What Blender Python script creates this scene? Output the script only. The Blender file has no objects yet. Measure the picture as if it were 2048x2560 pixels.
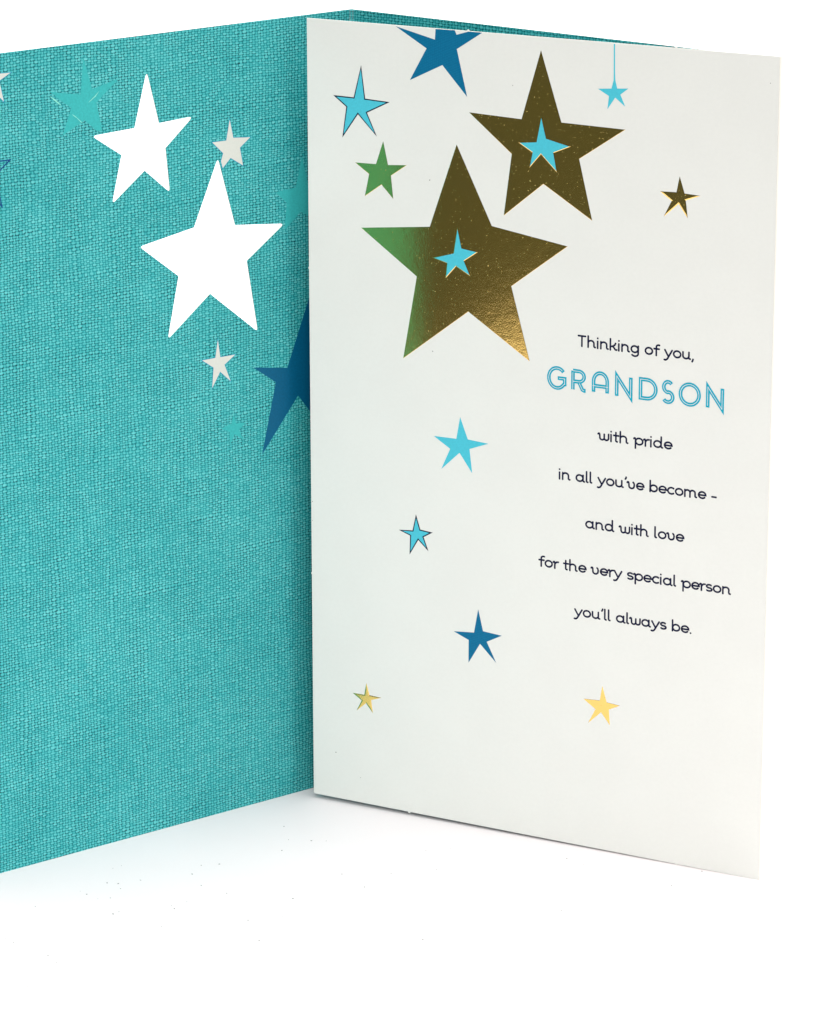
import bpy, bmesh, math, random
from mathutils import Vector, Matrix
from mathutils.geometry import tessellate_polygon

# ---------------------------------------------------------------- measured data (millimetres on each panel)
holes = [
    [[-69.104, 219.262], [-65.392, 204.445], [-54.056, 205.0], [-63.418, 197.34], [-62.235, 184.818], [-70.468, 191.957], [-81.368, 184.035], [-77.92, 197.188], [-87.405, 203.528], [-73.5, 204.035]],
    [[-46.023, 192.449], [-40.522, 172.742], [-23.58, 170.867], [-36.696, 162.06], [-33.185, 141.086], [-49.41, 154.463], [-63.947, 143.594], [-59.931, 161.003], [-72.718, 171.057], [-54.47, 173.956]],
]
lstars = [
    ["cream", [[-41.874, 202.84], [-40.713, 197.461], [-34.845, 196.906], [-38.497, 194.328], [-37.511, 189.141], [-41.76, 191.813], [-44.514, 189.242], [-45.102, 191.398], [-44.309, 193.483], [-47.999, 197.05], [-43.175, 196.981]], "off-white printed star with thin blue edge touching the tip of the large star hole"],
    ["cream", [[-117.036, 228.555], [-116.166, 223.669], [-112.203, 223.548], [-115.924, 221.695], [-114.659, 215.875], [-117.789, 219.14], [-120.908, 216.778], [-119.407, 221.587], [-122.744, 223.541], [-118.531, 223.864]], "off-white printed star cut off by the left edge of the photo"],
    ["cream", [[-47.076, 141.087], [-46.286, 135.831], [-40.986, 135.799], [-44.866, 133.354], [-42.789, 128.129], [-46.432, 131.512], [-49.319, 127.147], [-48.756, 133.117], [-52.693, 135.882], [-48.066, 135.898]], "off-white printed star below the large star hole"],
    ["plain", [[-89.454, 225.121], [-86.859, 216.201], [-78.282, 218.128], [-85.6, 212.473], [-84.038, 204.814], [-85.559, 204.578], [-89.566, 208.073], [-96.617, 204.798], [-93.676, 211.792], [-100.405, 217.049], [-90.578, 215.124]], "plain teal star with a pale crease above the medium star hole"],
    ["plain", [[-17.228, 189.148], [-15.012, 180.411], [-6.776, 180.243], [-12.873, 175.661], [-10.738, 169.54], [-17.823, 173.52], [-23.545, 169.039], [-22.682, 176.732], [-26.369, 180.217], [-19.508, 180.659]], "plain teal star half hidden behind the inner page"],
    ["plain", [[-42.0, 118.493], [-41.278, 115.662], [-37.8, 115.399], [-40.284, 113.592], [-38.85, 110.627], [-41.784, 112.545], [-43.442, 109.841], [-43.504, 113.49], [-46.232, 115.148], [-42.883, 115.825]], "smallest plain teal star beside the dark blue star"],
    ["deep", [[-12.9, 153.84], [-10.858, 127.992], [-3.205, 127.598], [-10.263, 121.043], [-6.752, 104.161], [-19.401, 120.237], [-32.321, 104.961], [-27.194, 125.437], [-35.024, 130.977], [-23.096, 129.017]], "dark blue star half hidden behind the inner page"],
]
navyline = [
    [-118.945, 206.084],
    [-118.362, 200.526],
    [-112.914, 200.441],
    [-118.034, 196.587],
    [-116.087, 187.469],
    [-120.144, 192.036],
    [-123.833, 189.074],
    [-121.944, 196.857],
    [-125.247, 200.019],
    [-120.742, 200.595],
]
crease = [
    [[-100.443, 215.908], [-98.858, 214.923], [-97.284, 213.477], [-96.761, 212.888], [-97.558, 213.348], [-99.138, 214.611]],
    [[-93.455, 210.197], [-92.522, 209.579], [-90.134, 207.4], [-90.673, 207.626], [-91.997, 208.939], [-93.063, 209.689]],
    [[-88.333, 212.673], [-86.095, 214.265], [-84.548, 215.592], [-85.826, 214.119], [-87.779, 212.91]],
]
istars = [
    ["blue", [[27.724, 227.795], [39.711, 225.043], [39.904, 227.964], [45.759, 228.062], [46.306, 226.86], [49.863, 228.011], [54.058, 228.025], [46.371, 222.971], [49.556, 210.129], [41.978, 218.264], [32.03, 213.334], [37.162, 222.461]], "blue star cropped by the top edge of the page"],
    ["outlined", [[16.932, 216.277], [18.152, 207.052], [25.766, 206.709], [18.71, 203.171], [21.746, 196.753], [15.865, 202.514], [10.927, 195.54], [12.215, 204.277], [8.158, 207.203], [14.559, 207.114]], "cyan star with navy outline near the top of the page"],
    ["foil", [[23.707, 195.682], [25.185, 189.119], [31.068, 189.606], [26.1, 186.186], [26.773, 179.733], [23.137, 183.408], [17.885, 179.668], [19.258, 186.021], [14.908, 188.909], [21.421, 189.035]], "small foil star reflecting green"],
    ["foil", [[71.632, 224.625], [77.876, 205.535], [96.741, 205.24], [83.264, 196.057], [87.32, 179.523], [72.682, 188.217], [60.79, 178.355], [63.093, 195.603], [50.133, 205.948], [65.98, 205.421]], "second largest gold foil star with cyan star inside"],
    ["cyan_rim", [[71.907, 206.436], [73.397, 200.795], [80.477, 199.246], [75.59, 197.136], [76.638, 191.999], [71.885, 196.498], [68.583, 192.633], [69.385, 196.68], [65.359, 198.966], [70.527, 199.577]], "cyan star inside the second largest foil star"],
    ["foil", [[46.37, 196.767], [57.199, 175.109], [80.123, 171.741], [63.224, 158.863], [68.967, 138.325], [50.079, 150.274], [29.79, 134.631], [34.076, 158.548], [16.666, 170.618], [38.121, 173.01]], "largest gold foil star with cyan star inside"],
    ["cyan_rim", [[46.705, 173.341], [47.972, 167.951], [52.7, 167.341], [48.666, 164.528], [50.561, 160.547], [46.271, 162.817], [43.182, 159.298], [43.578, 163.374], [39.386, 164.407], [45.577, 166.298]], "cyan star inside the largest foil star"],
    ["cyan", [[93.095, 220.196], [93.005, 227.986], [93.383, 228.015], [93.499, 220.228], [93.604, 218.283], [94.194, 216.095], [97.424, 216.361], [95.128, 214.541], [96.593, 211.399], [93.623, 213.623], [91.388, 210.304], [91.793, 213.891], [88.569, 215.586], [92.474, 215.954], [93.098, 218.242]], "cyan star hanging on a thin printed thread"],
    ["foil", [[112.711, 194.083], [114.206, 189.584], [118.813, 189.367], [114.594, 187.744], [115.245, 182.919], [112.559, 186.609], [108.254, 182.705], [110.486, 187.209], [107.068, 189.517], [111.845, 189.688]], "small dark gold foil star near the right edge of the page"],
    ["cyan", [[47.645, 119.872], [50.055, 113.715], [56.437, 113.269], [50.583, 111.031], [51.439, 104.077], [47.461, 109.521], [41.766, 104.08], [44.535, 110.309], [39.399, 113.39], [46.461, 113.456]], "plain cyan star in the middle of the page"],
    ["outlined", [[33.743, 89.764], [35.117, 85.425], [39.036, 85.08], [36.176, 83.355], [37.712, 79.378], [34.477, 82.281], [31.704, 77.544], [31.874, 83.203], [28.254, 84.431], [32.674, 84.842]], "small cyan star with navy outline below the plain cyan star"],
    ["blue", [[53.466, 64.511], [55.016, 58.207], [60.891, 57.759], [56.185, 55.259], [59.209, 49.414], [54.085, 54.343], [50.466, 48.157], [50.498, 54.939], [45.733, 56.805], [52.177, 57.381]], "blue star low on the page"],
    ["foil", [[17.604, 36.865], [18.621, 33.314], [22.535, 33.126], [19.158, 31.924], [19.683, 27.931], [17.462, 30.684], [14.331, 27.933], [16.046, 31.272], [13.106, 33.148], [16.93, 33.197]], "smallest foil star near the bottom left of the page"],
    ["foil", [[92.134, 47.805], [93.539, 43.157], [97.631, 42.811], [94.238, 41.117], [94.602, 36.505], [91.87, 39.944], [87.884, 36.127], [90.144, 40.6], [86.373, 43.085], [91.45, 43.396]], "bright yellow foil star near the bottom of the page"],
]
lines = [
    ["Thinking of you,", 83.379, 117.844, 144.098],
    ["with pride", 89.656, 112.147, 118.379],
    ["in all you've become -", 77.811, 125.439, 105.725],
    ["and with love", 86.122, 116.118, 92.754],
    ["for the very special person", 71.983, 130.217, 79.725],
    ["you'll always be.", 83.1, 118.738, 66.847],
]
head = [
    ["G", 74.294, 80.186, 131.271, 137.984],
    ["R", 81.59, 86.54, 131.436, 137.809],
    ["A", 87.802, 92.968, 131.512, 138.025],
    ["N", 94.742, 99.979, 131.196, 137.859],
    ["D", 101.812, 107.426, 131.517, 137.836],
    ["S", 108.469, 112.488, 131.282, 137.998],
    ["O", 113.591, 120.128, 131.325, 138.023],
    ["N", 121.594, 126.877, 131.214, 137.963],
]
dust = [
    [-66.46, -72.93],
    [-64.2, -71.03],
    [-58.03, -81.91],
    [-67.27, -83.74],
    [-64.15, -84.26],
    [-63.25, -87.99],
    [-74.21, -89.79],
    [-72.25, -91.98],
    [-68.94, -95.34],
    [-65.56, -94.69],
    [-85.56, -100.73],
    [-62.5, -104.61],
    [-63.97, -106.07],
    [-58.24, -81.73],
    [-41.92, -70.78],
    [-36.9, -69.93],
    [-44.1, -77.34],
    [-41.15, -85.72],
    [-33.86, -91.48],
    [-48.54, -100.4],
    [-47.61, -102.38],
    [-44.47, -97.6],
    [-50.3, -115.04],
    [-27.25, -110.62],
    [-18.12, -108.39],
    [-8.56, -112.8],
    [-15.61, -95.4],
    [-18.05, -51.42],
    [-11.57, -52.17],
    [-19.71, -59.63],
    [-7.35, -52.37],
    [-2.46, -77.53],
    [11.19, -77.24],
    [3.95, -87.1],
    [-79.06, -134.62],
    [-76.86, -140.18],
    [-76.33, -139.26],
    [-91.49, -122.83],
    [-89.12, -125.53],
    [-82.48, -154.81],
    [-19.7, -40.87],
    [-23.73, -124.54],
    [27.82, -58.67],
    [20.95, -59.94],
    [60.49, -66.04],
    [65.04, -71.0],
    [57.46, -104.24],
    [65.59, -103.75],
    [97.7, -75.87],
    [88.54, -86.57],
    [23.93, -74.27],
    [19.82, -123.97],
]
specks = [
    [63.303, 214.408],
    [137.953, 221.107],
    [39.045, 137.776],
    [38.122, 186.112],
    [0.408, 89.026],
    [0.352, 83.335],
    [7.47, 13.967],
    [15.543, 7.501],
]
geo = {"al": 0.664793, "be": 0.629805, "Wr": 0.609859, "xi": -0.050807, "yi": -0.076664, "z0": 0.006028, "z1": 1.001804, "zr0": -0.000203, "zr1": 1.003023, "wI": 0.612692, "f": 9651.261203, "th": 0.288761, "roll": -0.001652, "C": [0.07196505247065894, -4.7036536599145515, 1.7551795603825187]}
nicks = {"top": [49.705, 110.9], "bottom": [31.394, 115.736], "left": [157.44, 67.477]}

S = 0.229                       # card height in metres; geo is in card heights
MM = 0.001
V = lambda x, y, z=0.0: Vector((x, y, z)) * S
scene = bpy.context.scene
col = scene.collection

# ---------------------------------------------------------------- camera
F = Vector((0, math.cos(geo['th']), -math.sin(geo['th'])))
R0 = Vector((1, 0, 0))
U0 = R0.cross(F)
c_, s_ = math.cos(geo['roll']), math.sin(geo['roll'])
R2 = c_ * R0 + s_ * U0
U2 = -s_ * R0 + c_ * U0
cam_d = bpy.data.cameras.new('camera')
cam = bpy.data.objects.new('camera', cam_d)
col.objects.link(cam)
M = Matrix((R2, U2, -F)).transposed().to_4x4()
M.translation = V(*geo['C'])
cam.matrix_world = M
cam_d.sensor_fit = 'HORIZONTAL'
cam_d.sensor_width = 36.0
cam_d.lens = geo['f'] / 2048 * 36.0
cam_d.clip_start, cam_d.clip_end = 0.05, 50
scene.camera = cam

# ---------------------------------------------------------------- world (a dim studio) and lamps
w = bpy.data.worlds.new('World')
scene.world = w
w.use_nodes = True
w.node_tree.nodes['Background'].inputs[0].default_value = (0.89, 1.0, 0.85, 1)
w.node_tree.nodes['Background'].inputs[1].default_value = 0.105

def area(name, loc, aim, sx, sy, watts, colour=(1, 1, 1)):
    d = bpy.data.lights.new(name, 'AREA')
    d.shape = 'RECTANGLE'
    d.size, d.size_y, d.energy, d.color = sx, sy, watts, colour
    o = bpy.data.objects.new(name, d)
    col.objects.link(o)
    o.location = loc
    o.rotation_euler = (Vector(aim) - Vector(loc)).to_track_quat('-Z', 'Y').to_euler()
    return o
area('overhead_softbox', (0.1, 0.25, 1.45), (0.1, 0.25, 0), 1.7, 1.7, 33.5, (1.0, 0.995, 0.985))
area('front_softbox', (-0.1, -1.75, 1.15), (0, 0, 0.1), 1.1, 1.1, 21.0, (1.0, 0.99, 0.97))
area('side_softbox', (1.35, -0.62, 0.55), (0, -0.05, 0.1), 0.7, 0.9, 7.5, (1.0, 0.995, 0.98))
area('background_softbox', (0.0, 1.0, 1.7), (0.0, 1.25, 0), 1.5, 1.0, 22.0)

scene.view_settings.view_transform = 'Standard'
scene.view_settings.look = 'None'
scene.view_settings.exposure = 0.0
scene.view_settings.gamma = 1.0
scene.view_settings.use_curve_mapping = False
scene.cycles.max_bounces = 8
scene.cycles.diffuse_bounces = 5

# ---------------------------------------------------------------- materials
def lin(r, g, b):
    f = lambda v: (v / 255 / 12.92) if v <= 10 else ((v / 255 + 0.055) / 1.055) ** 2.4
    return (f(r), f(g), f(b), 1)

class NT:
    """small helper for building node materials"""
    def __init__(s, name):
        s.m = bpy.data.materials.new(name)
        s.m.use_nodes = True
        s.t = s.m.node_tree
        s.b = s.t.nodes['Principled BSDF']
    def n(s, kind, **kw):
        x = s.t.nodes.new(kind)
        for k, v in kw.items(): setattr(x, k, v)
        return x
    def put(s, sock, v):
        if isinstance(v, bpy.types.NodeSocket): s.t.links.new(v, sock)
        else: sock.default_value = v
    def math(s, op, a, b=0.0, c=None):
        x = s.n('ShaderNodeMath', operation=op)
        s.put(x.inputs[0], a); s.put(x.inputs[1], b)
        if c is not None: s.put(x.inputs[2], c)
        return x.outputs[0]
    def coords(s, scale=1000.0):
        tc = s.n('ShaderNodeTexCoord')
        mp = s.n('ShaderNodeMapping')
        mp.inputs['Scale'].default_value = (scale, scale, scale)
        s.t.links.new(tc.outputs['Object'], mp.inputs['Vector'])
        return mp.outputs[0]
    def noise(s, vec, scale, detail=2.0, rough=0.5, stretch=None):
        if stretch:
            mp = s.n('ShaderNodeMapping'); mp.inputs['Scale'].default_value = stretch
            s.t.links.new(vec, mp.inputs['Vector']); vec = mp.outputs[0]
        x = s.n('ShaderNodeTexNoise')
        s.put(x.inputs['Vector'], vec)
        x.inputs['Scale'].default_value = scale
        x.inputs['Detail'].default_value = detail
        x.inputs['Roughness'].default_value = rough
        return x.outputs['Fac']
    def mix(s, fac, a, b, blend='MIX'):
        x = s.n('ShaderNodeMix', data_type='RGBA', blend_type=blend)
        s.put(x.inputs[0], fac); s.put(x.inputs[6], a); s.put(x.inputs[7], b)
        return x.outputs[2]
    def ramp(s, v, lo, hi, a=0.0, b=1.0, smooth=True):
        x = s.n('ShaderNodeMapRange', interpolation_type='SMOOTHSTEP' if smooth else 'LINEAR')
        s.put(x.inputs[0], v)
        for i, q in enumerate((lo, hi, a, b)): s.put(x.inputs[1 + i], q)
        return x.outputs[0]
    def bump(s, h, dist, strength=1.0):
        x = s.n('ShaderNodeBump')
        x.inputs['Strength'].default_value = strength
        x.inputs['Distance'].default_value = dist
        s.put(x.inputs['Height'], h)
        s.t.links.new(x.outputs[0], s.b.inputs['Normal'])

def linen_material():
    k = NT('teal_linen_print')
    v = k.coords()
    sp = k.n('ShaderNodeSeparateXYZ'); k.t.links.new(v, sp.inputs[0])
    wob1 = k.noise(v, 1.0, 2.0, 0.5, (0.035, 0.16, 0.1))
    wob2 = k.noise(v, 1.0, 2.0, 0.5, (0.16, 0.035, 0.1))
    wob3 = k.noise(v, 1.0, 1.0, 0.5, (0.5, 0.5, 0.1))
    y = k.math('DIVIDE', sp.outputs[1], 0.715)
    y = k.math('MULTIPLY_ADD', wob1, 3.0, y)
    y = k.math('MULTIPLY_ADD', wob3, 0.45, y)
    x = k.math('DIVIDE', sp.outputs[0], 1.06)
    x = k.math('MULTIPLY_ADD', wob2, 2.4, x)
    x = k.math('MULTIPLY_ADD', wob3, -0.3, x)
    row, colm = k.math('FLOOR', y), k.math('FLOOR', x)
    fy = k.math('SUBTRACT', k.math('FRACT', y), 0.5)
    fx = k.math('SUBTRACT', k.math('FRACT', x), 0.5)
    par = k.math('MODULO', k.math('ADD', k.math('ADD', row, colm), 20000.0), 2.0)   # 0: weft on top, 1: warp on top
    cid = k.n('ShaderNodeCombineXYZ')
    k.put(cid.inputs[0], colm); k.put(cid.inputs[1], row)
    wn = k.n('ShaderNodeTexWhiteNoise', noise_dimensions='2D')
    k.t.links.new(cid.outputs[0], wn.inputs['Vector'])
    rnd = wn.outputs['Value']
    def ell(px, rx, ry):
        q = k.math('ADD', k.math('POWER', k.math('DIVIDE', k.math('ABSOLUTE', px), rx), 2.0), k.math('POWER', k.math('DIVIDE', k.math('ABSOLUTE', fy), ry), 2.0))
        return k.math('SQRT', q)
    ax = k.math('ABSOLUTE', fx)
    dx = k.math('ADD', k.math('MULTIPLY', ax, k.math('SUBTRACT', 1.0, k.math('MULTIPLY', par, 2.0))), par)   # distance to the nearest weft bump
    lean_ = k.math('MULTIPLY_ADD', fx, 0.25, k.math('MULTIPLY', fy, -0.60))        # threads shade off at their lower right
    e0 = k.math('ADD', ell(dx, 0.66, 0.52), lean_)
    weft = k.ramp(e0, 1.20, 0.35)
    e1 = ell(fx, 0.36, 0.64)
    warp = k.math('MULTIPLY', k.math('MULTIPLY', k.ramp(e1, 1.18, 0.25), par), 0.95)
    bumpv = k.math('MAXIMUM', weft, warp)
    patch = k.noise(v, 0.11, 3.0, 0.6)
    holes = k.math('MULTIPLY', k.ramp(bumpv, 0.22, 0.02), k.ramp(k.math('ADD', patch, k.math('MULTIPLY', rnd, 0.45)), 0.50, 0.92, 0.10, 1.0))
    slub = k.noise(v, 1.0, 2.0, 0.6, (0.06, 1.2, 0.1))
    slubv = k.noise(v, 1.0, 2.0, 0.6, (0.9, 0.05, 0.1))
    fac = k.math('MULTIPLY_ADD', rnd, 0.24, k.math('MULTIPLY_ADD', bumpv, 0.55, 0.08))
    fac = k.math('ADD', fac, k.math('MULTIPLY', k.math('SUBTRACT', slub, 0.5), 0.30))
    fac = k.math('ADD', fac, k.math('MULTIPLY', k.math('SUBTRACT', slubv, 0.5), 0.15))
    fac = k.math('ADD', fac, k.math('MULTIPLY', k.math('SUBTRACT', k.noise(v, 0.03, 2.0, 0.5), 0.5), 0.25))
    cr = k.n('ShaderNodeValToRGB')
    k.put(cr.inputs[0], fac)
    el = cr.color_ramp.elements
    el[0].position, el[0].color = 0.0, LINEN[0]
    el[1].position, el[1].color = 1.0, LINEN[2]
    m_ = el.new(0.45); m_.color = LINEN[1]
    c = k.mix(holes, cr.outputs[0], LINEN[3])
    k.t.links.new(c, k.b.inputs['Base Color'])
    k.b.inputs['Roughness'].default_value = 0.55
    k.b.inputs['Specular IOR Level'].default_value = 0.25
    k.bump(k.math('SUBTRACT', bumpv, holes), 0.00004, 0.6)
    return k.m
LINEN = [lin(0, 108, 116), lin(40, 164, 168), lin(112, 208, 209), lin(0, 30, 42)]

def ink(name, rgb, rough=0.5, grain=0.06, spec=0.18, twill=0.0):
    k = NT(name)
    v = k.coords()
    nz = k.noise(v, 1.6, 3.0, 0.6)
    lo = tuple(x * (1 - grain) for x in rgb[:3]) + (1,)
    hi = tuple(min(1, x * (1 + grain)) for x in rgb[:3]) + (1,)
    c = k.mix(k.ramp(nz, 0.3, 0.7), lo, hi)
    if twill:
        sp = k.n('ShaderNodeSeparateXYZ'); k.t.links.new(v, sp.inputs[0])
        d = k.math('SINE', k.math('MULTIPLY', k.math('SUBTRACT', sp.outputs[0], sp.outputs[1]), 9.0))
        d = k.math('MULTIPLY', d, k.math('SINE', k.math('MULTIPLY', sp.outputs[0], 5.0)))
        c = k.mix(k.math('MULTIPLY', k.ramp(d, 0.1, 0.9), twill), c, tuple(min(1, x * 1.9 + 0.02) for x in rgb[:3]) + (1,))
    k.t.links.new(c, k.b.inputs['Base Color'])
    k.b.inputs['Roughness'].default_value = rough
    k.b.inputs['Specular IOR Level'].default_value = spec
    return k.m

def paper(name, rgb, grain=0.012):
    k = NT(name)
    v = k.coords()
    a = k.noise(v, 0.9, 4.0, 0.65)
    b = k.noise(v, 0.05, 2.0, 0.5)
    f_ = k.math('MULTIPLY_ADD', b, 0.5, k.math('MULTIPLY', a, 0.5))
    c = k.mix(k.ramp(f_, 0.35, 0.65), tuple(x * (1 - grain) for x in rgb[:3]) + (1,), tuple(x * (1 + grain) for x in rgb[:3]) + (1,))
    k.t.links.new(c, k.b.inputs['Base Color'])
    k.b.inputs['Roughness'].default_value = 0.6
    k.b.inputs['Specular IOR Level'].default_value = 0.25
    k.bump(k.noise(v, 1.5, 4.0, 0.7), 0.00003, 0.5)
    return k.m

def foil_material():
    k = NT('gold_foil')
    v = k.coords()
    sp = k.n('ShaderNodeSeparateXYZ'); k.t.links.new(v, sp.inputs[0])
    # normal tilt added so foil near the free edge mirrors the cover panel; fine pressing grain; bump flecks added for glints
    refl_tilt = k.math('MULTIPLY', k.math('SMOOTH_MIN', sp.outputs[0], 48.0, 18.0), REFL_TILT)
    refl_tilt = k.math('MULTIPLY', refl_tilt, k.ramp(sp.outputs[1], 40.0, 115.0, 0.62, 1.0))
    g1 = k.noise(v, 2.2, 4.0, 0.65)
    g2 = k.noise(v, 0.35, 2.0, 0.5)
    fl = k.ramp(k.noise(v, 1.9, 1.0, 0.5), 0.722, 0.79)
    h = k.math('MULTIPLY_ADD', g1, 0.014, refl_tilt)
    h = k.math('MULTIPLY_ADD', g2, 0.020, h)
    h = k.math('MULTIPLY_ADD', fl, 0.05, h)
    k.b.inputs['Base Color'].default_value = (0.91, 0.64, 0.19, 1)
    k.b.inputs['Metallic'].default_value = 1.0
    k.b.inputs['Roughness'].default_value = 0.10
    k.bump(h, 0.001)
    return k.m
REFL_TILT = 0.107

MAT = dict(
    linen=linen_material(),
    page=paper('coated_white_paper', (0.850, 0.856, 0.820)),
    core=paper('paper_core', (0.87, 0.85, 0.79)),
    outside=paper('card_outside', (0.84, 0.84, 0.82)),
    backdrop=paper('white_backdrop', (0.935, 0.865, 0.885), 0.006),
    foil=foil_material(),
    cream=ink('off_white_ink', lin(210, 214, 207), grain=0.02),
    plain=ink('plain_teal_ink', lin(56, 176, 177), grain=0.08),
    pale=ink('pale_crease', lin(135, 222, 205)),
    rimblue=ink('blue_edge_ink', lin(30, 150, 185)),
    deep=ink('dark_blue_ink', lin(0, 92, 130), grain=0.08),
    blue=ink('blue_ink', lin(0, 108, 150), twill=0.16),
    navy=ink('navy_ink', lin(14, 18, 56)),
    navyblue=ink('navy_outline_ink', lin(8, 66, 128)),
    cyan=ink('cyan_ink', lin(80, 200, 220), grain=0.04),
    heading=ink('heading_blue_ink', lin(0, 170, 198)),
    dust=ink('dust', lin(70, 64, 58)),
    fabric_edge=ink('fold_crease', lin(20, 110, 110)),
)

# ---------------------------------------------------------------- mesh helpers
def link(name, me, mats, parent=None, M=None, label=None):
    o = bpy.data.objects.new(name, me)
    for m in mats: me.materials.append(m)
    col.objects.link(o)
    if M is not None: o.matrix_world = M
    if parent is not None: o.parent = parent
    if label: o['label'] = label
    return o

def frame(origin, u):
    """panel frame: x along the panel, y up, z out of the printed face"""
    u = Vector((u[0], u[1], 0)).normalized()
    v = Vector((0, 0, 1))
    M = Matrix((u, v, u.cross(v))).transposed().to_4x4()
    M.translation = origin
    return M

def area2(p): return sum(p[i - 1][0] * p[i][1] - p[i][0] * p[i - 1][1] for i in range(len(p)))
def ccw(p): return list(p) if area2(p) > 0 else list(p)[::-1]

def inset(poly, d, limit=3.5):
    p = ccw([tuple(q) for q in poly]); n = len(p); out = []
    for i in range(n):
        a, b, c = Vector(p[i - 1]), Vector(p[i]), Vector(p[(i + 1) % n])
        e1, e2 = (b - a).normalized(), (c - b).normalized()
        n1, n2 = Vector((-e1.y, e1.x)), Vector((-e2.y, e2.x))
        m = n1 + n2
        if m.length < 1e-6: m = n1
        m.normalize()
        k = d / max(m.dot(n1), 1e-3)
        k = min(k, d * limit) if d > 0 else max(k, d * limit)
        q = b + m * k
        out.append((q.x, q.y))
    return out

def rounded(poly, r, seg=5):
    """round the convex tips of a polygon"""
    p = ccw([tuple(q) for q in poly]); n = len(p); out = []
    for i in range(n):
        a, b, c = Vector(p[i - 1]), Vector(p[i]), Vector(p[(i + 1) % n])
        e1, e2 = (b - a), (c - b)
        if e1.x * e2.y - e1.y * e2.x <= 0:
            out.append((b.x, b.y)); continue
        ang = math.pi - e1.angle(e2)
        t = min(r / math.tan(ang / 2), 0.3 * min(e1.length, e2.length))
        s, e = b - e1.normalized() * t, b + e2.normalized() * t
        for k in range(seg + 1):
            f = k / seg
            q = s * (1 - f) ** 2 + b * 2 * f * (1 - f) + e * f * f
            out.append((q.x, q.y))
    return out

def flat(bm, poly, w, mi=0):
    """one filled polygon facing +z"""
    p = ccw(poly)
    vs = [bm.verts.new((x * MM, y * MM, w * MM)) for x, y in p]
    for t in tessellate_polygon([[Vector((x, y, 0)) for x, y in p]]):
        f = bm.faces.new([vs[i] for i in t]); f.material_index = mi
        f.normal_update()
        if f.normal.z < 0: f.normal_flip()
    return vs

def done(bm, name):
    me = bpy.data.meshes.new(name); bm.to_mesh(me); bm.free(); return me

def panel_mesh(name, outer, holes, t):
    """sheet of card: material 0 printed face, 1 back, 2 cut edge"""
    bm = bmesh.new()
    loops = [ccw(outer)] + [ccw(h) for h in holes]
    pts = [q for l in loops for q in l]
    fr = [bm.verts.new((x * MM, y * MM, 0)) for x, y in pts]
    bk = [bm.verts.new((x * MM, y * MM, -t * MM)) for x, y in pts]
    for tri in tessellate_polygon([[Vector((x, y, 0)) for x, y in l] for l in loops]):
        f = bm.faces.new([fr[i] for i in tri]); f.normal_update()
        if f.normal.z < 0: f.normal_flip()
        g = bm.faces.new([bk[i] for i in tri]); g.material_index = 1; g.normal_update()
        if g.normal.z > 0: g.normal_flip()
    k = 0
    for j, l in enumerate(loops):
        n = len(l)
        for i in range(n):
            a, b = k + i, k + (i + 1) % n
            q = [fr[b], fr[a], bk[a], bk[b]] if j == 0 else [fr[a], fr[b], bk[b], bk[a]]
            f = bm.faces.new(q); f.material_index = 2
        k += n
    return done(bm, name)

# ---------------------------------------------------------------- backdrop: a white sheet that sweeps up behind the card
def backdrop():
    bm = bmesh.new()
    x0, x1, y0, y1, r = -0.40, 0.60, -0.50, 0.85, 0.35
    prof = [(y0, 0), (y1, 0)] + [(y1 + r * math.sin(a), r - r * math.cos(a)) for a in [math.pi / 2 * i / 24 for i in range(1, 25)]] + [(y1 + r, 1.1)]
    a = [bm.verts.new((x0, y, z)) for y, z in prof]
    b = [bm.verts.new((x1, y, z)) for y, z in prof]
    for i in range(len(prof) - 1):
        f = bm.faces.new((a[i], b[i], b[i + 1], a[i + 1])); f.smooth = True
    o = link('backdrop', done(bm, 'backdrop'), [MAT['backdrop']])
    o['kind'] = 'structure'
    o['label'] = 'plain white backdrop sheet under and behind the card'
    return o
backdrop()

# ---------------------------------------------------------------- the card
al, be = geo['al'], geo['be']
PL = Vector((0, 0, 0))
SP = Vector((0.00085, 0, 0))                                   # the scored spine
A = V(geo['xi'], geo['yi'])                                    # free edge of the folded-in page
B = V(geo['Wr'] * math.cos(be), -geo['Wr'] * math.sin(be))     # fold at the right
nI = Vector(((B - A).normalized().y, -(B - A).normalized().x, 0))
T = 0.32                                                       # card thickness, mm
card = bpy.data.objects.new('greeting_card', None)
card.empty_display_size = 0.03
col.objects.link(card)
card['label'] = 'standing tri-fold greeting card with teal linen print, star cut-outs and a white verse page'
card['category'] = 'greeting card'

Hh = S / MM
W = 140.3
ML = frame(PL, (math.cos(al), math.sin(al)))
cover = link('cover_panel', panel_mesh('cover_panel', [(-W, 0), (0, 0), (0, Hh), (-W, Hh)], [rounded(h, 0.55) for h in holes], T),
             [MAT['linen'], MAT['outside'], MAT['core']], card, ML, 'teal linen-print panel with two star-shaped holes cut through it')
E_ = B - nI * 0.00072
dR = E_ - SP
MR = frame(SP, dR)
back = link('back_panel', panel_mesh('back_panel', [(0.0, 0), (dR.length / MM, 0), (dR.length / MM, Hh), (0.0, Hh)], [], T),
            [MAT['linen'], MAT['outside'], MAT['core']], card, MR, 'teal linen-print panel mostly hidden behind the white page')
# scored spine between the two linen panels
bm = bmesh.new()
for (xa, xb, d) in ((0.02, 0.30, -0.05), (0.30, 0.56, 0.0), (0.56, 0.83, -0.05)):
    q = [bm.verts.new((x * MM, y * MM, d * MM - (0.0 if y == 0 else 0.0))) for x, y in ((xa, 0.2), (xb, 0.2), (xb, Hh), (xa, Hh))]
    bm.faces.new(q)
q = [bm.verts.new((x * MM, y * MM, -T * MM)) for x, y in ((0.02, 0.2), (0.83, 0.2), (0.83, Hh), (0.02, Hh))]
bm.faces.new(q[::-1])
link('spine', done(bm, 'spine'), [MAT['linen']], card, frame(PL, (1, 0)))

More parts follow.
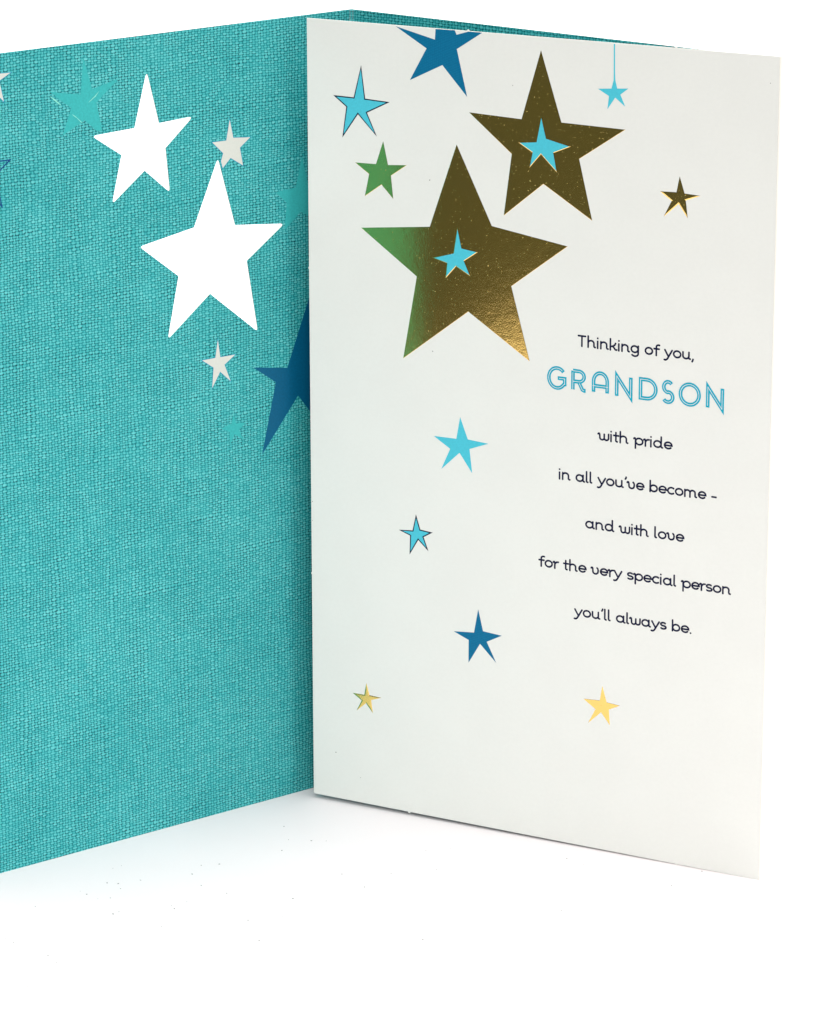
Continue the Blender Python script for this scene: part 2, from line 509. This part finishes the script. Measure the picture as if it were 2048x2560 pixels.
MI = frame(A + Vector((0, 0, geo['z0'] * S)), B - A)
wI = geo['wI'] * Hh
hl, hr0, hr1 = (geo['z1'] - geo['z0']) * Hh, (geo['zr0'] - geo['z0']) * Hh, (geo['zr1'] - geo['z0']) * Hh
edge = lambda u, a, b: a + (b - a) * u / wI
out = [(0.5, 0.0), (0.15, 0.1), (0.0, 0.45)]
out = []
for u in sorted(nicks['bottom']):
    y = edge(u, 0, hr0); out += [(u - 0.35, edge(u - 0.35, 0, hr0)), (u - 0.2, y - 0.4), (u + 0.25, y - 0.42), (u + 0.35, edge(u + 0.35, 0, hr0))]
out = [(0.0, 0.4), (0.12, 0.08), (0.5, edge(0.5, 0, hr0))] + out + [(wI, max(hr0, -geo['z0'] * Hh + 0.02)), (wI, hr1)]
for u in sorted(nicks['top'], reverse=True):
    y = edge(u, hl, hr1); out += [(u + 0.35, edge(u + 0.35, hl, hr1)), (u + 0.22, y + 0.35), (u - 0.2, y + 0.33), (u - 0.35, edge(u - 0.35, hl, hr1))]
out += [(0.0, hl)]
for v in sorted(nicks['left'], reverse=True):
    out += [(0.0, v + 0.35), (-0.22, v + 0.2), (-0.2, v - 0.2), (0.0, v - 0.35)]
page = link('inner_page', panel_mesh('inner_page', out, [], T), [MAT['page'], MAT['linen'], MAT['core']], card, MI,
            'white page folded in from the right, printed with foil stars and a verse')
# rounded fold that joins the page to the back panel
bm = bmesh.new()
rr = 0.5
ring = [(wI + 0.02 + rr * math.sin(a), -rr - 0.01 + rr * math.cos(a)) for a in [math.pi * i / 10 for i in range(11)]]
lo = [bm.verts.new((x * MM, max(hr0, -geo['z0'] * Hh + 0.02) * MM, z * MM)) for x, z in ring]
hi = [bm.verts.new((x * MM, hr1 * MM, z * MM)) for x, z in ring]
for i in range(10):
    f = bm.faces.new((lo[i], lo[i + 1], hi[i + 1], hi[i])); f.smooth = True
link('fold', done(bm, 'fold'), [MAT['core']], card, MI)

# ---------------------------------------------------------------- printed and foiled stars
def star(kind, poly, label, parent, name='printed_star'):
    bm = bmesh.new(); w = 0.03
    if kind == 'foil':
        p = ccw([tuple(q) for q in poly])
        soft = 'right edge' in label or 'smallest' in label          # deeper stamped: a wider sloping rim
        inn = inset(p, 0.34 if soft else 0.07)
        lo = [bm.verts.new((x * MM, y * MM, 0.008 * MM)) for x, y in p]
        hi = flat(bm, inn, 0.062 if soft else 0.022)
        for i in range(len(p)):
            j = (i + 1) % len(p)
            bm.faces.new((lo[i], lo[j], hi[j], hi[i]))
        o = link('foil_star', done(bm, 'foil_star'), [MAT['foil']], parent, None, label)
        return o
    if kind == 'cyan_rim':
        p = ccw([tuple(q) for q in poly])
        lo = [bm.verts.new((x * MM, y * MM, 0.052 * MM)) for x, y in inset(p, -0.10)]
        hi = [bm.verts.new((x * MM, y * MM, 0.085 * MM)) for x, y in inset(p, 0.09)]
        for i in range(len(p)):
            j = (i + 1) % len(p)
            bm.faces.new((lo[i], lo[j], hi[j], hi[i]))
        flat(bm, inset(p, 0.07), 0.09, 1)
        return link(name, done(bm, name), [MAT['foil'], MAT['cyan']], parent, None, label)
    if kind == 'outlined':
        flat(bm, poly, w, 0); flat(bm, inset(poly, 0.33), w + 0.02, 1)
        return link(name, done(bm, name), [MAT['navy'], MAT['cyan']], parent, None, label)
    if kind == 'cream':
        flat(bm, inset(poly, -0.12), w, 0); flat(bm, inset(poly, 0.05), w + 0.02, 1)
        return link(name, done(bm, name), [MAT['rimblue'], MAT['cream']], parent, None, label)
    flat(bm, poly, w, 0)
    return link(name, done(bm, name), [MAT[kind]], parent, None, label)

for k, p, l in lstars:
    o = star(k, p, l, cover)
    if 'crease' in l:
        bm = bmesh.new()
        for q in crease: flat(bm, q, 0.06)
        me = done(bm, 'crease')
        link('crease', me, [MAT['pale']], cover)
for k, p, l in istars: star(k, p, l, page)

# navy outline star at the left edge: a thin line only
bm = bmesh.new()
p = ccw([tuple(q) for q in navyline]); inn = inset(p, 0.36)
a = [bm.verts.new((x * MM, y * MM, 0.03 * MM)) for x, y in p]
b = [bm.verts.new((x * MM, y * MM, 0.03 * MM)) for x, y in inn]
for i in range(len(p)):
    j = (i + 1) % len(p)
    bm.faces.new((a[i], a[j], b[j], b[i]))
link('printed_star', done(bm, 'printed_star'), [MAT['navyblue']], cover, None, 'star drawn as a thin navy outline at the left edge of the photo')

# ---------------------------------------------------------------- lettering, drawn as pen strokes
def arc(cx, cy, rx, ry, a0, a1, n=14):
    return [(cx + rx * math.cos(math.radians(a0 + (a1 - a0) * i / n)), cy + ry * math.sin(math.radians(a0 + (a1 - a0) * i / n))) for i in range(n + 1)]
def foot(x, top=0.95): return [(x, top), (x, 0.22)] + arc(x + 0.15, 0.22, 0.15, 0.145, 180, 275, 6)
HOOK = [(-0.02, 0.80), (0.04, 0.90), (0.11, 0.90), (0.16, 0.80)]
bowl = lambda cx, rx=0.37: arc(cx, 0.5, rx, 0.42, 0, 360, 24)
CL = object()
G = {   # advance, strokes; x-height 1
    'o': (0.98, [bowl(0.46, 0.38)]),
    'e': (0.94, [[(0.10, 0.49), (0.84, 0.49)] + arc(0.46, 0.5, 0.38, 0.42, 4, 318, 22)]),
    'h': (1.04, [[(0.10, 0), (0.10, 1.5)], [(0.10, 0.55)] + arc(0.42, 0.58, 0.32, 0.34, 180, 0, 12) + foot(0.74, 0.5)]),
    'n': (1.04, [[(0.10, 0), (0.10, 0.95)], [(0.10, 0.55)] + arc(0.42, 0.58, 0.32, 0.34, 180, 0, 12) + foot(0.74, 0.5)]),
    'm': (1.50, [[(0.10, 0), (0.10, 0.95)], [(0.10, 0.55)] + arc(0.375, 0.60, 0.275, 0.32, 180, 0, 12) + [(0.65, 0.0)], [(0.65, 0.55)] + arc(0.925, 0.60, 0.275, 0.32, 180, 0, 12) + foot(1.20, 0.5)]),
    'i': (0.36, [[(0.11, 0), (0.11, 0.95)], [(0.11, 1.30), (0.11, 1.36)]]),
    'T': (0.98, [[(-0.02, 1.39), (0.80, 1.39)], [(0.39, 1.36), (0.39, 0)]]),
    'k': (0.92, [[(0.10, 0), (0.10, 1.5)], [(0.68, 0.95), (0.58, 0.72), (0.42, 0.55), (0.12, 0.47)], [(0.36, 0.52), (0.50, 0.36), (0.62, 0.14), (0.72, 0.08), (0.82, 0.10)]]),
    'g': (1.03, [bowl(0.44), [(0.83, 0.95), (0.83, 0.0)] + arc(0.47, -0.08, 0.36, 0.34, 0, -150, 12)]),
    'f': (0.66, [arc(0.53, 1.14, 0.25, 0.26, 65, 180, 8) + [(0.28, 0)], [(0.02, 0.88), (0.60, 0.88)]]),
    'y': (0.92, [[(0.04, 0.93), (0.45, 0.04)], [(0.84, 0.93), (0.46, 0.06), (0.34, -0.22), (0.24, -0.36), (0.10, -0.42), (-0.02, -0.38)]]),
    'u': (1.05, [[(0.10, 0.93), (0.10, 0.42)] + arc(0.42, 0.42, 0.32, 0.34, 180, 360, 12), foot(0.74)]),
    'w': (1.25, [HOOK + [(0.18, 0.40)] + arc(0.41, 0.36, 0.23, 0.28, 180, 360, 10) + [(0.64, 0.86)], [(0.64, 0.36)] + arc(0.87, 0.36, 0.23, 0.28, 180, 360, 10) + [(1.10, 0.93)]]),
    'v': (0.95, [HOOK + [(0.18, 0.40)] + arc(0.46, 0.38, 0.28, 0.30, 180, 350, 12) + [(0.76, 0.60), (0.72, 0.80), (0.62, 0.93)]]),
    't': (0.62, [[(0.26, 1.30), (0.26, 0.20)] + arc(0.40, 0.20, 0.14, 0.13, 180, 280, 6), [(0.02, 0.88), (0.56, 0.88)]]),
    'p': (1.04, [HOOK + [(0.16, -0.45)], bowl(0.55)]),
    'r': (0.62, [HOOK + [(0.16, 0)], [(0.16, 0.52), (0.22, 0.72), (0.36, 0.88), (0.56, 0.91)]]),
    'd': (1.10, [bowl(0.44), foot(0.82, 1.5)]),
    'a': (1.10, [bowl(0.44), foot(0.82)]),
    'l': (0.42, [foot(0.10, 1.5)]),
    'b': (1.00, [[(0.10, 1.5), (0.10, 0.0)], bowl(0.49)]),
    'c': (0.84, [arc(0.46, 0.5, 0.38, 0.42, 48, 312, 18)]),
    's': (0.76, [arc(0.36, 0.71, 0.27, 0.21, 35, 270, 12) + arc(0.36, 0.29, 0.30, 0.21, 90, -145, 12)[1:]]),
    '-': (0.66, [[(0.06, 0.45), (0.52, 0.45)]]),
    "'": (0.30, [[(0.16, 1.50), (0.15, 1.38), (0.07, 1.20)]]),
    ',': (0.30, [[(0.14, 0.10), (0.13, 0.0), (0.04, -0.24)]]),
    '.': (0.26, [[(0.12, 0.05), (0.12, 0.10)]]),
    ' ': (0.50, []),
}

def ribbon(bm, pts, wd, w, mi=0, caps=True):
    """mitred pen stroke of width wd (mm) at height w, facing +z"""
    p = []
    for q in pts:
        q = Vector(q)
        if not p or (q - p[-1]).length > 0.02: p.append(q)
    closed = (p[0] - p[-1]).length < 0.05 and len(p) > 3
    if closed: p.pop()
    n = len(p); L, R = [], []
    for i in range(n):
        a = p[i - 1] if (i or closed) else None
        b = p[(i + 1) % n] if (i < n - 1 or closed) else None
        d1 = (p[i] - a).normalized() if a is not None else (b - p[i]).normalized()
        d2 = (b - p[i]).normalized() if b is not None else d1
        n1, n2 = Vector((-d1.y, d1.x)), Vector((-d2.y, d2.x))
        m = (n1 + n2)
        m = m.normalized() if m.length > 1e-6 else n1
        k = min(wd / 2 / max(m.dot(n1), 0.2), wd * 1.6)
        L.append(p[i] + m * k); R.append(p[i] - m * k)
    mk = lambda q: bm.verts.new((q.x * MM, q.y * MM, w * MM))
    vl, vr = [mk(q) for q in L], [mk(q) for q in R]
    for i in range(n if closed else n - 1):
        j = (i + 1) % n
        f = bm.faces.new((vr[i], vr[j], vl[j], vl[i])); f.material_index = mi
    if caps and not closed:
        for e, s, vs, ve in ((0, 1, vl[0], vr[0]), (n - 1, -1, vr[-1], vl[-1])):
            d = (p[1] - p[0]).normalized() * -1 if e == 0 else (p[-1] - p[-2]).normalized()
            t = Vector((-d.y, d.x))
            mid = [mk(p[e] + d * (wd / 2 * 0.8 * math.sin(a)) + t * (-wd / 2 * math.cos(a))) for a in [math.pi * i / 6 for i in range(1, 6)]]
            ring_ = [vl[0], *mid[::1], vr[0]] if e == 0 else [vr[-1], *mid, vl[-1]]
            if (ring_[0].co - mid[0].co).length > (ring_[-1].co - mid[0].co).length: ring_ = [ring_[0], *mid[::-1], ring_[-1]]
            f = bm.faces.new(ring_); f.material_index = mi
            f.normal_update()
            if f.normal.z < 0: f.normal_flip()

XH = 2.36           # x-height, mm
PEN = 0.50          # pen width, mm
for text, u0, u1, v0 in lines:
    adv = sum(G[c][0] for c in text) - (G[text[-1]][0] - max([q[0] for s in G[text[-1]][1] for q in s] or [0]))
    sx = (u1 - u0 - PEN) / adv
    x, k = u0 + PEN / 2, 0
    bm = bmesh.new()
    for ch in text:
        for s in G[ch][1]:
            ribbon(bm, [(x + q[0] * sx, v0 + PEN / 2 + q[1] * (XH - PEN * 0.5)) for q in s], PEN, 0.03 + 0.004 * (k % 6)); k += 1
        x += G[ch][0] * sx
    link('verse_line', done(bm, 'verse_line'), [MAT['navy']], page)

# GRANDSON: inline capitals, a broad stroke with a white line down its middle
def inline_strokes(c, a, b, lo, hi):
    X = lambda t: a + (b - a) * t
    Y = lambda t: lo + (hi - lo) * t
    P = lambda pts: [(X(x), Y(y)) for x, y in pts]
    if c == 'G': return [P(arc(0.52, 0.5, 0.52, 0.5, 40, 325, 26) + [(1.0, 0.22), (1.0, 0.50), (0.56, 0.50)])]
    if c == 'R': return [P([(0, 0), (0, 1.0)]), P([(0, 1.0), (0.40, 1.0)] + arc(0.45, 0.72, 0.42, 0.28, 90, -90, 14) + [(0.0, 0.44)]), P([(0.45, 0.44), (0.62, 0.20), (0.74, 0.04), (0.86, 0.0), (1.0, 0.0)])]
    if c == 'A': return [P([(0, 0), (0, 0.55)] + arc(0.5, 0.56, 0.5, 0.44, 180, 0, 18) + [(1, 0.55), (1, 0)]), P([(0, 0.32), (1, 0.32)])]
    if c == 'N': return [P([(0, 0), (0, 1.0), (1, 0.0), (1, 1.0)])]
    if c == 'D': return [P([(0, 0), (0, 1.0), (0.35, 1.0)] + arc(0.42, 0.5, 0.58, 0.5, 85, -85, 18) + [(0.35, 0), (0, 0)])]
    if c == 'S': return [P(arc(0.50, 0.74, 0.43, 0.26, 38, 262, 16) + arc(0.50, 0.25, 0.48, 0.25, 82, -148, 16))]
    if c == 'O': return [P(arc(0.5, 0.5, 0.5, 0.5, 0, 360, 36))]
bm = bmesh.new(); k = 0
WD, LN = 1.08, 0.465
for c, a, b, lo, hi in head:
    h = WD / 2
    for s in inline_strokes(c, a + h, b - h, lo + h, hi - h):
        ribbon(bm, s, WD, 0.03 + 0.004 * k, 0, False)
        p = [Vector(q) for q in s]
        joinA = (c == 'A' and len(s) == 2)
        if (p[0] - p[-1]).length > 0.05:
            e = -0.25 if (joinA) else LN
            p[0] = p[0] + (p[1] - p[0]).normalized() * (e if not (c == 'R' and k % 3) else 0.0)
            p[-1] = p[-1] + (p[-2] - p[-1]).normalized() * (e if not (c == 'R' and len(s) > 10) else 0.0)
        ribbon(bm, [tuple(q) for q in p], WD - 2 * LN, 0.10 + 0.004 * k, 1, False)
        k += 1
link('heading', done(bm, 'heading'), [MAT['heading'], MAT['page']], page)

# ---------------------------------------------------------------- specks: on the page and on the table
rng = random.Random(4)
for x, y in specks:
    bm = bmesh.new()
    r = rng.uniform(0.10, 0.17)
    flat(bm, [(x + r * rng.uniform(0.7, 1.2) * math.cos(a), y + r * rng.uniform(0.7, 1.2) * math.sin(a)) for a in [i * math.pi / 3 for i in range(6)]], 0.03)
    link('speck', done(bm, 'speck'), [MAT['dust']], page)
bm = bmesh.new()
for x, y in dust:
    r = rng.uniform(0.09, 0.2)
    M = Matrix.Translation((x * MM, y * MM, 0.00006)) @ Matrix.Rotation(rng.uniform(0, 6), 4, 'Z') @ Matrix.Diagonal((r * MM, r * MM * rng.uniform(0.6, 2.2), 0.00005, 1))
    bmesh.ops.create_icosphere(bm, subdivisions=1, radius=1.0, matrix=M)
o = link('dust', done(bm, 'dust'), [MAT['dust']])
o['kind'] = 'stuff'
o['label'] = 'tiny dark dust specks on the white surface'
